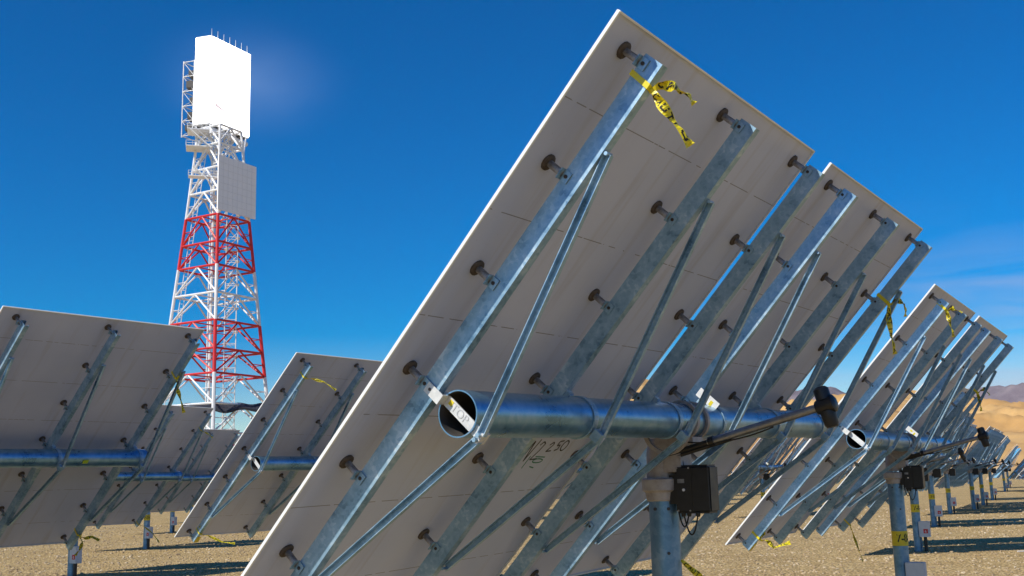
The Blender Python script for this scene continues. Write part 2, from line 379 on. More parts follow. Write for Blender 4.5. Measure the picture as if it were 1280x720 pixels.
def me_actuator():
    bm = bmesh.new(); a = Vector((-.06, -.03, HC + .115)); b = Vector((-.10, -.98, HC + .345)); d = (b - a)
    rod(bm, [a, a + d * .34], .016, 12, mi=1); rod(bm, [a + d * .02 + Vector((0, 0, -.022)), a + d * .45 + Vector((0, 0, -.02))], .011, 8, mi=1)
    rod(bm, [a + d * .30, a + d * .33, a + d * .955], [.017, .022, .022], 20, mi=0)
    rod(bm, [a + d * .31, a + d * .34], .028, 16, mi=1)
    return mesh_of('actuator', bm, [ALU, BLACK], True), a, b
def me_motor(a, b):
    bm = bmesh.new(); d = (b - a).normalized(); x = Vector((1, 0, 0)); y = x.cross(d).normalized()
    c = b + d * .005
    rod(bm, [c - d * .05, c - d * .03, c + d * .045, c + d * .055], [.034, .044, .046, .03], 16)
    if y.z < 0: y = -y
    rod(bm, [c - y * .115, c - y * .10, c - y * .03], [.028, .037, .040], 16); rod(bm, [c + y * .03, c + y * .085, c + y * .098], [.040, .040, .026], 16)
    return mesh_of('motor', bm, BLACK, True)
def me_cbox():
    bm = bmesh.new(); box(bm, (-.02, -.215, 1.515), (.135, .205, .262)); bevel(bm, .014, 3)
    m_ = mesh_of('control_box', bm, BLACK, True); return m_
def me_ridge():
    bm = bmesh.new(); box(bm, (-.0895, -.265, 1.515), (.008, .10, .235)); bevel(bm, .003, 1); box(bm, (-.03, -.095, 1.515), (.07, .05, .16))
    return mesh_of('box_lid', bm, BLACK)
def me_led():
    bm = bmesh.new(); rod(bm, [(-.088, -.165, 1.512), (-.093, -.165, 1.512)], .008, 10); return mesh_of('indicator', bm, WHITEL)
def me_gland(x, y):
    bm = bmesh.new(); rod(bm, [(x, y, 1.388), (x, y, 1.376), (x, y, 1.366)], [.013, .013, .009], 10); return mesh_of('gland', bm, RUBBER, True)
def me_screw(y, z):
    bm = bmesh.new(); rod(bm, [(-.0865, y, z), (-.0905, y, z)], .005, 8); return mesh_of('screw', bm, STUD)
def me_plate():
    bm = bmesh.new(); box(bm, (-.0885, -.150, 1.56), (.002, .040, .022)); return mesh_of('data_plate', bm, ALU)
def arc(p, q, sag, n=14): return [Vector(p).lerp(Vector(q), t / n) + Vector((0, 0, -sag * 4 * (t / n) * (1 - t / n))) for t in range(n + 1)]
def me_cable(p, q, sag):
    bm = bmesh.new(); rod(bm, arc(p, q, sag), .0045, 6); return mesh_of('cable', bm, RUBBER, True)
FACE = R(-121)                              # local direction the band's number looks
def me_band():
    bm = bmesh.new(); pipe(bm, (0, 0, .77), (0, 0, .93), .0862, .0838, 40); return mesh_of('number_band', bm, YEL, True)
def me_number(s):
    me = text_mesh(s, .122, INK, bold=.0026)
    for v in me.vertices:
        a = FACE + v.co.x * .80 / .0868; r = .0868 + v.co.z; z = .85 + v.co.y
        v.co = (r * math.cos(a), r * math.sin(a), z)
    return me
def me_jbox():
    bm = bmesh.new(); box(bm, (-.05, -.155, .44), (.13, .20, .31)); bevel(bm, .006, 2)
    me_ = mesh_of('junction_box', bm, BOXM, True); return me_
def me_sticker():
    bm = bmesh.new(); box(bm, (-.1165, -.185, .40), (.002, .085, .085), mi=0); box(bm, (-.1180, -.185, .385), (.002, .03, .014), mi=1)
    box(bm, (-.1180, -.180, .405), (.002, .010, .030), rot=Matrix.Rotation(.7, 3, 'X'), mi=1)
    return mesh_of('warning_sticker', bm, [REDL, WHITEL])
def me_conduit():
    bm = bmesh.new(); rod(bm, [(-.05, -.155, .29), (-.05, -.155, -.01)], .034, 14); return mesh_of('conduit', bm, BLACK, True)

D = dict(panelL=me_panel(-E_), panelR=me_panel(B_), standoff=me_standoff(), rail=me_rail(), railfar=me_rail(True), tube=me_tube(), saddle=me_saddle(), strap=me_strap(True), clamp=me_strap(),
         s1=me_strut(1), s2=me_strut(-1), pole=me_pole(), collar=me_collar(), bolts=[me_bolt(a, z) for a, z in ((170, 1.41), (222, 1.41), (215, 1.17), (320, 1.41))], hub=me_hub(), cbox=me_cbox(), lid=me_ridge(), led=me_led(), bits=[('gland', me_gland(-.05, -.14)), ('gland', me_gland(-.07, -.235)), ('gland', me_gland(-.03, -.165)), ('data_plate', me_plate())] + [('screw', me_screw(y, z)) for y in (-.128, -.198) for z in (1.40, 1.63)], cables=[me_cable((-.05, -.14, 1.39), (-.07, -.235, 1.39), .12), me_cable((-.05, -.10, 1.46), (-.03, -.165, 1.39), .11), me_cable((-.04, -.15, 1.64), (-.05, -.13, 1.76), -.01), me_cable((-.08, -.20, 1.77), (-.10, -.70, 1.83), .03)],
         band=me_band(), jbox=me_jbox(), sticker=me_sticker(), conduit=me_conduit())
D['act'], aa, bb = me_actuator(); D['motor'] = me_motor(aa, bb)

def heliostat(x, y, zt, yaw, tilt, troll, label, group=None, far=False, number='7-8-4', grp_only=False):
    """x, y, zt: middle of the torque tube"""
    bx, by = x - OFF * math.sin(yaw), y + OFF * math.cos(yaw)
    t = empty('heliostat', (bx, by, 0), yaw); tag(t, label, 'heliostat', group or 'heliostats standing in rows on the gravel')
    dz = zt - ZT
    def tilted(name, me, u=0, v=0):
        o = link(name, me, t); o.location = Vector((0, -OFF, zt)); o.rotation_euler = (tilt, troll, 0)
        if u or v:
            rot = Euler((tilt, troll, 0)).to_matrix(); o.location = Vector((0, -OFF, zt)) + rot @ Vector((u, 0, v))
        return o
    pole = link('pole', D['pole'], t)
    link('collar', D['collar'], pole); link('number_band', D['band'], pole); link('warning_box', D['jbox'], pole)
    link('sticker', D['sticker'], pole); link('conduit', D['conduit'], pole)
    if not far:
        [link('bolt', q, pole) for q in D['bolts']]
    if number not in D: D[number] = me_number(number)
    if not far or y < 50: link('number', D[number], pole)
    hub = link('drive_hub', D['hub'], t); hub.location.z = dz
    tilted('torque_tube', D['tube'])
    tilted('mirror_panel', D['panelL']); tilted('mirror_panel', D['panelR'])
    for i, u in enumerate(US):
        rl = tilted('rail', D['railfar' if far else 'rail'], u)
        if not far:
            for k in range(7):
                s = link('standoff', D['standoff'], rl); s.location = (0, 0, (3 - k) * SP)
        tilted('tube_clamp', D['strap' if i == 0 else 'clamp'], u + (.0 if i == 0 else .03))
        if i == 3: tilted('saddle_plate', D['saddle'], u)
        tilted('strut', D['s1'], u + (0 if i else -.02)); tilted('strut', D['s2'], u + (0 if i else -.02))
    ac = link('actuator', D['act'], t); link('motor', D['motor'], ac); ac.location.z = dz
    cb = link('control_box', D['cbox'], t); link('lid', D['lid'], cb)
    if not far: link('indicator', D['led'], cb); [link('cable', q, cb) for q in D['cables']]; [link(a_, q, cb) for a_, q in D['bits']]
    return t

S_AIM = Vector((-.671, -.306, .676)); TG = Vector((-64.5, 236, 92))
def aim(x, y):
    """yaw and tilt that throw the sun on to the receiver"""
    t = (TG - Vector((x, y, 1.9))).normalized(); n_ = (t + S_AIM).normalized()
    return math.atan2(-n_.x, n_.y), math.asin(n_.z)
GF = 'heliostats standing in rows on the gravel'
H1 = heliostat(.9578, 6.1119, HC + .3116, 1.0035, .7538, -.0201, 'nearest and largest heliostat, its open torque tube end facing the viewer')
H2 = heliostat(4.404, 12.322, HC + .321, 1.023, .745, -.001, 'heliostat right behind the nearest one, its post wearing a readable yellow number band', number='7-8-5')
M1 = heliostat(-2.048, 15.767, HC + .314, .948, .796, -.003, 'heliostat between the left group and the nearest one, round tube end showing', number='7-7-3')
L1 = heliostat(-5.467, 10.071, HC + .347, .953, .792, -.004, 'big heliostat cut by the left edge of the photo', number='7-7-2')
L2 = heliostat(-8.236, 20.721, HC + .294, 1.019, .765, .005, 'heliostat just behind the one at the left edge, post with pale box below it', number='7-6-2')
L3 = heliostat(-10.184, 30.593, HC + .33, 1.012, .768, -.005, 'third heliostat back on the left, just below the foot of the tower', far=True)
L4 = heliostat(-12.9, 41.5, ZT, *aim(-12.9, 41.5), 0, 'hindmost of the left heliostats, under the tower base', far=True)
def base(bx, by, *a, dt=0, dy=0, **k):      # place by the foot of the post
    yw, tl = aim(bx, by); yw += dy; tl += dt
    return heliostat(bx + OFF * math.sin(yw), by - OFF * math.cos(yw), ZT, yw, tl, 0, *a, **k)
base(8.04, 22.32, 'third heliostat of the right hand row, its whole post seen beside the long shadow', number='7-8-6')
base(12.04, 32.01, 'fourth heliostat of the right hand row', far=True, number='7-8-7')
for i, (bx, by) in enumerate(((16.05, 41), (18.6, 45), (20.9, 49.5), (25.0, 58), (35, 79), (42, 94))):
    base(bx, by, 'far heliostat at the end of the right hand row, small against the golden hills', GF + ' far right', far=True, dt=(-.02, .03, 0, .02, -.01, 0)[i])
for bx, by, q in ((34.8, 74, 'left'), (38.6, 80, 'right')):
    base(bx, by, 'small heliostat at the right edge showing pale glass, the %s one of two' % q, GF + ' turned', far=True, dy=.19, dt=.02)
rr = random.Random(3)
for bx, by in ((9.6, 43), (13.6, 53.5), (18.2, 65), (23.5, 78), (30, 93), (2.6, 37), (5.5, 49), (8.8, 61), (12.2, 74), (17, 90), (-4.7, 28), (-1.2, 46), (1.0, 59), (3.2, 72), (-7.6, 41), (-6.2, 60), (-16, 54), (-12, 70), (-19, 72), (50, 98)):
    base(bx, by, 'distant heliostat glimpsed low in the gaps between the nearer ones', GF + ' in the distance', far=True, dt=rr.uniform(-.02, .02), dy=rr.uniform(-.02, .02))

# handwriting on the back of the nearest mirror and letters on the strap
def on_panel(hel, me, name, u, v, w_, tilt, troll, parent, flip=False, rotz=0, side='back'):
    """letters lying on a plane of the tilted frame"""
    o = link(name, me, parent)
    for vt in me.vertices:
        p = Matrix.Rotation(rotz, 3, 'Z') @ Vector(vt.co)
        if side == 'back': vt.co = P3(u + p.x, v + p.y, w_ + .0008 + p.z)
        else: vt.co = P3(-p.z + u - .0008, v + p.y, w_ + p.x)      # on the strap, read along the strap
    return o
pn = [o for o in H1.children if o.name.startswith('mirror_panel')][0]
def scribble(strokes, mat_, wd):
    bm = bmesh.new()
    for st in strokes:
        pts = [Vector((a, b, 0)) for a, b in st]
        for a, b in zip(pts, pts[1:]): bar(bm, a, b, wd, .0006, up=(0, 0, 1))
    return mesh_of('marks', bm, mat_)
def circ(cx, cy, rx_, ry_, a0=0, a1=360, n=12): return [(cx + rx_ * math.cos(R(a0 + (a1 - a0) * k / n)), cy + ry_ * math.sin(R(a0 + (a1 - a0) * k / n))) for k in range(n + 1)]
hw = [[(0, 0), (.025, .16)], [(.03, .155), (.045, .02)], [(.045, .02), (.075, .17)],            # N
      [(.10, .13), (.12, .155), (.145, .14), (.13, .09), (.10, .03), (.165, .035)],              # 2
      [(.20, .13), (.225, .15), (.24, .135), (.205, .085), (.255, .09)],                        # 2
      [(.325, .16), (.285, .155), (.283, .125), (.31, .13), (.315, .1), (.285, .09)], circ(.365, .125, .028, .036)]
on_panel(H1, scribble(hw, mat('faded_ink', (.045, .04, .04), .6), .0085), 'handwriting', -.86, -.555, 0, 0, 0, pn)
gw = [[(.08, -.03), (.085, .055)], circ(.19, .02, .05, .014), [(.14, .05), (.24, .045)], [(.15, -.02), (.2, -.03)]]
on_panel(H1, scribble(gw, GINK, .007), 'marker_scrawl', -.86, -.555, 0, 0, 0, pn)
US0S = .0405
sp = [o for o in H1.children if o.name.startswith('tube_clamp')][0]
on_panel(H1, text_mesh('TOP', .050, mat('engraved_grey', (.46, .48, .50), .5)), 'stamped_letters', US0S, 0, .292, 0, 0, sp, side='strap')
bm = bmesh.new(); box(bm, P3(.0400, .006, .232), (.0012, .02, .022)); link('paint_mark', mesh_of('paint_mark', bm, YEL), sp)
bm = bmesh.new()
for k in range(4):
    a = math.pi / 2 * k
    p = [Vector((1.0 + .045 * math.cos(a + d_), -.075, .060 + .03 * math.sin(a + d_))) for d_ in (0, math.pi / 2)]
tb = [o for o in L1.children if o.name.startswith('torque_tube')][0]
box(bm, (1.60, -.0905, .030), (.06, .006, .055)); o = link('chalk_mark', mesh_of('chalk_mark', bm, mat('lime_paint', (.45, .60, .04), .5)), tb)

# ---------------------------------------------------------------- caution tape
TAPE = None
def tape_mat():
    m = bpy.data.materials.new('caution_tape'); m.use_nodes = True; t = m.node_tree; n = t.nodes; l = t.links; b = n['Principled BSDF']
    b.inputs['Base Color'].default_value = (.74, .62, .02, 1); b.inputs['Roughness'].default_value = .35
    b.inputs['Subsurface Weight'].default_value = 0
    return m
TAPE = tape_mat()
def wpt(h, u, v, w_):
    """a point of a heliostat's tilted frame in the world"""
    o = [c for c in h.children if c.name.startswith('torque_tube')][0]
    m = Matrix.Translation(h.location) @ Euler(h.rotation_euler).to_matrix().to_4x4() @ Matrix.Translation(o.location) @ Euler(o.rotation_euler).to_matrix().to_4x4()
    return m @ P3(u, v, w_)
LET = {'C': [[(.8, .9), (.1, .9), (.1, .1), (.8, .1)]], 'A': [[(0, 0), (.45, 1), (.9, 0)], [(.2, .4), (.7, .4)]], 'U': [[(.1, 1), (.1, .1), (.8, .1), (.8, 1)]],
       'T': [[(0, 1), (.9, 1)], [(.45, 1), (.45, 0)]], 'I': [[(.45, 1), (.45, 0)]], 'O': [[(.1, .1), (.1, .9), (.8, .9), (.8, .1), (.1, .1)]], 'N': [[(.1, 0), (.1, 1), (.8, 0), (.8, 1)]]}
def ribbon(parent_mesh, pts, wd, side, word=None, twist=.0, letters=True):
    """a crumpled band along pts; the letters are laid on it as thin strips"""
    bm, im = parent_mesh
    pts = [Vector(p) for p in pts]; n = 26; side = Vector(side).normalized()
    def pt(t):
        t = max(0, min(.9999, t)); k = t * (len(pts) - 1); i = int(k); f = k - i; f = f * f * (3 - 2 * f) * .5 + f * .5
        return pts[i].lerp(pts[i + 1], f)
    rows = []
    for j in range(n + 1):
        t = j / n; p = pt(t); d = (pt(t + .02) - pt(t - .02)).normalized()
        sd_ = Matrix.Rotation(twist * math.sin(t * 5 + 1), 3, d) @ (side - d * side.dot(d)).normalized()
        nn = d.cross(sd_); cr = .34 * wd * math.sin(t * 17)
        wv = wd * (1 + .12 * math.sin(t * 11 + 2)) * (.35 + .65 * min(1, t * 6))
        rows.append((p, sd_ * wv, nn, cr))
    vv = [[bm.verts.new(p + s * (q - .5) + nn * cr * (1 - abs(2 * q - 1))) for q in (0, .5, 1)] for p, s, nn, cr in rows]
    for a, b in zip(vv, vv[1:]):
        for q in range(2): bm.faces.new((a[q], a[q + 1], b[q + 1], b[q]))
    if not letters: return
    Ltot = sum((a - b).length for a, b in zip(pts, pts[1:])); word = word or 'CAUTION'; lw = wd * .85; m_ = int(Ltot / lw)
    def at(q, s):
        k = min(n - .001, max(0, s / Ltot * n)); i = int(k); f = k - i
        A = rows[i]; B = rows[i + 1]
        g = lambda r: r[0] + r[1] * (q - .5) + r[2] * r[3] * (1 - abs(2 * q - 1))
        return g(A).lerp(g(B), f), A[2]
    for j in range(1, m_):
        for st in LET[word[(j - 1) % len(word)]]:
            for a, b in zip(st, st[1:]):
                for sg in (1, -1):
                    K = 3; prev = None
                    for q_ in range(K + 1):
                        f = q_ / K; x_ = a[0] + (b[0] - a[0]) * f; y_ = a[1] + (b[1] - a[1]) * f
                        hx = b[1] - a[1]; hy = -(b[0] - a[0]); hl = math.hypot(hx, hy) or 1; hx, hy = hx / hl * .1, hy / hl * .1
                        e = []
                        for s2 in (1, -1):
                            p, nn = at(.15 + .7 * (y_ + hy * s2), (j + (x_ + hx * s2) * .85) * lw); e.append(im.verts.new(p + nn * .0014 * sg))
                        if prev: im.faces.new((prev[0], prev[1], e[1], e[0]))
                        prev = e
def finish(e, bm, im, name):
    k = e.location; par = e
    for m_, nm, mt in ((bm, name, TAPE), (im, 'printed_letters', INK)):
        if m_ is None: continue
        for q in m_.verts: q.co -= k
        if len(m_.faces):
            me_ = bpy.data.meshes.new(nm); m_.to_mesh(me_); me_.materials.append(mt); par = link(nm, me_, par)
        m_.free()
def tape(h, u, v, label, tails, wd=.05, wrap=True, w0=W0, w1=W1):
    """wrapped round a rail at (u, v), tails given as lists of world offsets from the knot"""
    bm, im = bmesh.new(), bmesh.new()
    knot = wpt(h, u + .028, v, w1 + .012)
    if wrap:
        c = [wpt(h, u + a, v + dv, w_) for a, w_, dv in ((.03, w1 + .006, 0), (-.002, w1 + .006, .005), (-.002, w0 - .006, .012), (.056, w0 - .006, .01), (.056, w1 + .006, .004), (.03, w1 + .008, -.004))]
        up = (wpt(h, u, v + 1, 0) - wpt(h, u, v, 0)).normalized()
        for a, b in zip(c, c[1:]):
            q = [bm.verts.new(a - up * wd * .28), bm.verts.new(a + up * wd * .28), bm.verts.new(b + up * wd * .28), bm.verts.new(b - up * wd * .28)]; bm.faces.new(q)
    r = bmesh.ops.create_icosphere(bm, subdivisions=2, radius=wd * .33)
    for q in r['verts']: q.co = q.co * (1 + .35 * noise.noise(q.co * 90)) + knot
    e = empty('caution_tape', knot); tag(e, label, 'caution tape', 'strips of yellow caution tape tied to the rails')
    finish(e, bm, None, 'knot')
    for i, tl in enumerate(tails):
        bm, im = bmesh.new(), bmesh.new()
        ribbon((bm, im), [knot] + [knot + Vector(o_) for o_ in tl], wd, (cr + cu * .4 if i else cr * .5 + cu), twist=1.0 if i else 1.5)
        finish(e, bm, im, 'tail')
    return e
def sdir(a, b, c): return tuple(cr * a + cu * b + cb * c)      # right, up, toward the viewer, in metres
tape(H1, US[0], 1.44, 'yellow tape tied near the top of the nearest rail, two printed tails', [[sdir(.03, .015, .02), sdir(.075, .01, .03), sdir(.115, -.015, .03), sdir(.15, -.055, .02)], [sdir(.025, -.045, .02), sdir(.07, -.11, .03), sdir(.135, -.205, .03)]], .04)
tape(H1, US[5], 1.04, 'yellow tape on the last rail of the nearest heliostat, hanging against the sky', [[sdir(.06, .03, .0), sdir(.11, .01, .0), sdir(.12, -.09, .0)], [sdir(.0, -.10, 0), sdir(.02, -.23, 0), sdir(.045, -.36, 0)]], .042)
tape(H2, US[0], 1.47, 'yellow tape near the top of the first rail on the second right heliostat', [[sdir(.07, .02, 0), sdir(.15, -.03, 0)], [sdir(.03, -.09, 0), sdir(.07, -.25, 0)]], .042)
tape(H2, US[0], -1.38, 'yellow tape knotted at the bottom of the first rail on the second right heliostat', [[sdir(.08, -.02, 0), sdir(.14, -.08, 0), sdir(.30, -.03, 0)], [sdir(.03, .06, 0), sdir(.0, .12, 0)]], .042)
tape(H2, US[4], -1.42, 'limp yellow tape dangling from the lower rail end beside the numbered post', [[sdir(.05, -.15, 0), sdir(.12, -.34, 0), sdir(.16, -.46, 0)]], .03)
tape(H2, US[5], .80, 'small yellow tape on the far right rail high above the golden hills', [[sdir(.10, .05, 0), sdir(.16, -.04, 0)], [sdir(.04, -.12, 0), sdir(.05, -.24, 0)]], .05)
tape(M1, US[0], 1.36, 'yellow tape blowing right from the rail top under the tower', [[sdir(.10, -.01, 0), sdir(.24, -.05, 0), sdir(.38, -.15, 0)]], .032)
tape(M1, US[0], -1.38, 'yellow tape at the foot of the middle heliostat, drooping to the right', [[sdir(.10, -.02, 0), sdir(.28, -.10, 0), sdir(.45, -.12, 0)], [sdir(-.02, .08, 0), sdir(0, .16, 0)]], .03)
tape(L1, US[5], 1.05, 'yellow tape hanging down at the right side of the left edge heliostat', [[sdir(.0, -.1, 0), sdir(.03, -.2, 0), sdir(.07, -.36, 0)], [sdir(.03, .05, 0), sdir(.02, .09, 0)]], .038)
tape(L1, US[5], -1.30, 'yellow tape with a long tail at the bottom of the left edge heliostat', [[sdir(.03, -.08, 0), sdir(.0, -.16, 0), sdir(-.05, -.22, 0)], [sdir(.06, -.03, 0), sdir(.14, -.01, 0), sdir(.22, -.05, 0)]], .035)
tape(L2, US[5], -1.46, 'yellow tape trailing to the gravel below the second left heliostat', [[sdir(.12, -.05, 0), sdir(.26, -.16, 0), sdir(.42, -.36, 0)]], .03)
tape(L2, US[5], 1.15, 'tiny yellow tape on the second left heliostat beside the tower base', [[sdir(.10, -.05, 0), sdir(.22, -.14, 0)]], .035)
# strip hanging off the front post
bm, im = bmesh.new(), bmesh.new()
p0 = Vector((.9578 - OFF * math.sin(1.0035), 6.1119 + OFF * math.cos(1.0035), 0)) + Vector((.075, -.05, 1.13))
ribbon((bm, im), [p0, p0 + Vector((.05, -.01, -.05)), p0 + Vector((.10, -.01, -.09)), p0 + Vector((.13, 0, -.15))], .03, cr + cu, twist=.3)
e = empty('caution_tape', p0); tag(e, 'scrap of yellow tape sticking out beside the foremost post at the bottom edge', 'caution tape', 'strips of yellow caution tape tied to the rails')
finish(e, bm, im, 'tail')
# yellow painted rail tips
for h in (H2, M1):
    rl = [c for c in h.children if c.name.split('.')[0] == 'rail'][0]
    bm = bmesh.new(); box(bm, P3(.016, -1.49, (W0 + W1) / 2), (.003, W1 - W0 + .004, .10)); box(bm, P3(.045, -1.49, W1 + .002), (.06, .003, .10))
    link('painted_tip', mesh_of('painted_tip', bm, YEL), rl)

# ---------------------------------------------------------------- receiver tower
TC = Vector((-64.4, 231.2, 0)); AZ = R(-15.55)
tw = empty('receiver_tower', TC); tag(tw, 'tall red and white steel lattice tower topped by a blazing white receiver', 'tower')
FWD = Vector((math.sin(AZ), math.cos(AZ), 0)); RGT = Vector((FWD.y, -FWD.x, 0)); UPV = Vector((0, 0, 1))
def ha(z): return 6.6 + (59 + HC - z) * .113 if z < 77 else 4.6
def leg(i, z):                                # 0 near, 1 right, 2 far, 3 left (relative to the tower base)
    d = (-FWD, RGT, FWD, -RGT)[i]; return d * ha(z) * (1.0 if i % 2 else 1.03) + UPV * z
def tpart(name, bm, m_): return link(name, mesh_of(name, bm, m_), tw)
ZL = [0, 6.5, 12.9, 18.9, 25.2, 30.4, 36.4, 42.4, 48.4, 53.6, 59.7, 65.2, 70.7, 76.2, 80.4]
bands = [(0, 4, WPAINT), (4, 6, RPAINT), (6, 8, WPAINT), (8, 10, RPAINT), (10, 14, WPAINT)]
for a, b, mt in bands:
    bm = bmesh.new()
    for i in range(4): rod(bm, [leg(i, ZL[a]), leg(i, ZL[b])], .44 - .010 * b, 8)
    for k in range(a, b + 1):
        if k == b and b != 14 and mt is WPAINT: continue      # the shared ring belongs to the red band
        if k == a and mt is WPAINT and a: continue
        z = ZL[k]
        for i in range(4): rod(bm, [leg(i, z), leg((i + 1) % 4, z)], .25, 6)
        if k > 0:
            rod(bm, [(leg(0, z) + leg(1, z)) / 2, (leg(2, z) + leg(3, z)) / 2], .16, 5); rod(bm, [(leg(1, z) + leg(2, z)) / 2, (leg(3, z) + leg(0, z)) / 2], .16, 5)
    for k in range(a, b):
        z0, z1 = ZL[k], ZL[k + 1]
        for i in range(4):
            p, q = leg(i, z0), leg((i + 1) % 4, z0); m_ = (leg(i, z1) + leg((i + 1) % 4, z1)) / 2
            rr_ = .23 if a >= 10 else .19; rod(bm, [p, m_], rr_, 6); rod(bm, [q, m_], rr_, 6)
            rod(bm, [(p + m_) / 2, leg(i, (z0 + z1) / 2)], .09, 4); rod(bm, [(q + m_) / 2, leg((i + 1) % 4, (z0 + z1) / 2)], .09, 4)
            if (k + i) % 3 == 0: bar(bm, p.lerp(m_, .90), m_.lerp(q, .10), .5, .05)
    tpart('lattice_section', bm, mt)
bm = bmesh.new()                              # riser pipes up the middle and ladder cage on the left leg
for dx, dy, r in ((-1.0, 0, .34), (-.3, .5, .22), (-1.6, .4, .16)): rod(bm, [RGT * dx + FWD * dy, RGT * dx + FWD * dy + UPV * 79], r, 8)
tpart('riser_pipes', bm, WPAINT)
bm = bmesh.new()
for z in range(0, 152):
    zz = z * .5; p = leg(3, zz) + RGT * 1.7; 
    if z % 2 == 0: box(bm, p, (.9, .08, .08))
for s in (-.42, .42): rod(bm, [leg(3, 0) + RGT * (1.7 + s), leg(3, 76) + RGT * (1.7 + s)], .10, 5)
tpart('ladder', bm, WPAINT)
bm = bmesh.new()                              # stair tower right of centre
sx0, sx1, sy0, sy1 = 1.9, 4.3, -2.6, -.2
for u in (sx0, sx1):
    for v in (sy0, sy1): rod(bm, [RGT * u + FWD * v, RGT * u + FWD * v + UPV * 62], .11, 5)
z = 1.0; fl = 0
while z < 60:
    A, B_2 = (sx0, sx1) if fl % 2 == 0 else (sx1, sx0)
    yy = sy0 + .5 if fl % 2 == 0 else sy1 - .5
    bar(bm, RGT * A + FWD * yy + UPV * z, RGT * B_2 + FWD * yy + UPV * (z + 2.6), .9, .12)
    for v in (sy0, sy1): rod(bm, [RGT * sx0 + FWD * v + UPV * z, RGT * sx1 + FWD * v + UPV * z], .07, 4)
    bar(bm, RGT * (B_2) + FWD * sy0 + UPV * (z + 2.6), RGT * (B_2) + FWD * sy1 + UPV * (z + 2.6), .9, .1)
    rod(bm, [RGT * A + FWD * (yy - .45) + UPV * (z + 1.1), RGT * B_2 + FWD * (yy - .45) + UPV * (z + 3.7)], .05, 4)
    z += 2.6; fl += 1
tpart('stairs', bm, WPAINT)
def deck(name, c, sx_, sy_, z, mt=WPAINT, rail=1.15):
    bm = bmesh.new(); rot = Matrix((RGT, FWD, UPV)).transposed()
    box(bm, c + UPV * z, (sx_, sy_, .22), rot)
    cs = [c + RGT * a * sx_ / 2 + FWD * b * sy_ / 2 for a, b in ((-1, -1), (1, -1), (1, 1), (-1, 1))]
    for i in range(4):
        p, q = cs[i], cs[(i + 1) % 4]
        for hh in (rail * .5, rail): rod(bm, [p + UPV * (z + hh), q + UPV * (z + hh)], .055, 4)
        n_ = max(1, int((q - p).length / 1.4))
        for k in range(n_): rod(bm, [p.lerp(q, k / n_) + UPV * z, p.lerp(q, k / n_) + UPV * (z + rail)], .05, 4)
    return tpart(name, bm, mt)
deck('platform', RGT * -4.6 + FWD * -1.5, 4.6, 5.0, 79.3); deck('platform', RGT * -4.3 + FWD * -1.2, 5.6, 4.6, 75.6)
deck('platform', RGT * -2.6 + FWD * -3.2, 7.6, 2.2, 68.6)
bm = bmesh.new()                              # flights between the platforms
bar(bm, RGT * -6.6 + FWD * -4.2 + UPV * 79.3, RGT * -1.8 + FWD * -4.4 + UPV * 75.0, 1.0, .2); rod(bm, [RGT * -6.6 + FWD * -4.8 + UPV * 80.5, RGT * -1.8 + FWD * -5 + UPV * 76.2], .07, 4)
tpart('stair_flight', bm, WPAINT); bm = bmesh.new()
bar(bm, RGT * -5.4 + FWD * -4.2 + UPV * 70.8, RGT * -2.0 + FWD * -4.4 + UPV * 67.4, 1.0, .2); rod(bm, [RGT * -5.4 + FWD * -4.8 + UPV * 72, RGT * -2.0 + FWD * -5 + UPV * 68.6], .07, 4)
tpart('stair_flight', bm, WPAINT)
# receiver box: plan corners found on the ground plan, relative to the tower base
def prism(bm, plan, z0, z1):
    lo = [bm.verts.new((p[0], p[1], z0)) for p in plan]; hi = [bm.verts.new((p[0], p[1], z1)) for p in plan]
    bm.faces.new(lo); bm.faces.new(hi)
    for i in range(len(plan)): bm.faces.new((lo[i], lo[(i + 1) % len(plan)], hi[(i + 1) % len(plan)], hi[i]))
Nc = Vector((-66.7 + 64.4, 230.5 - 231.2)); Rc = Vector((-60.7 + 64.4, 241.9 - 231.2)); Lc = Vector((-70.5 + 64.4, 231.6 - 231.2))
inward = (Lc - Nc); Fc = Rc + inward
WCLAD = varied('white_receiver_cladding', [(.76, .77, .78), (.84, .85, .85)], .4, (.4, .6))
bm = bmesh.new(); z0, z1 = 80.4 + HC, 101.3 + HC; prism(bm, [Nc, Rc, Fc, Lc], z0, z1); bx_ = tpart('receiver', bm, WCLAD)
GLOW = bpy.data.materials.new('beam_lit_receiver'); GLOW.use_nodes = True; gb = GLOW.node_tree.nodes['Principled BSDF']
gb.inputs['Base Color'].default_value = (.8, .8, .8, 1); gb.inputs['Emission Color'].default_value = (1, .985, .95, 1); gb.inputs['Emission Strength'].default_value = 4.0  # emission stands in for the sunlight the mirrors focus on the face
def slab(p, q, off, th, za, zb, name, mt, parent, inset=0):
    d = (q - p).normalized(); nrm = Vector((d.y, -d.x)); c = Vector((0, 0))
    if nrm.dot(Nc - (Rc + Lc) / 2) < 0 and False: nrm = -nrm
    p2 = p + d * inset; q2 = q - d * inset
    bm = bmesh.new(); prism(bm, [p2 + nrm * off, q2 + nrm * off, q2 + nrm * (off + th), p2 + nrm * (off + th)], za, zb)
    o = link(name, mesh_of(name, bm, mt), parent); return o
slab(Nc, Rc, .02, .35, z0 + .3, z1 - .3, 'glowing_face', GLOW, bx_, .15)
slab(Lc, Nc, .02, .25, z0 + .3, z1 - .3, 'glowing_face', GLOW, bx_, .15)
bm = bmesh.new()                              # dark joists and pale pipes under the box
for k in range(7):
    f = (k + .5) / 7; p = Nc.lerp(Rc, f); q = Lc.lerp(Fc, f); bar(bm, Vector((*p, z0 - .25)), Vector((*q, z0 - .25)), .3, .45)
tpart('receiver_joists', bm, SLATE)
bm = bmesh.new()
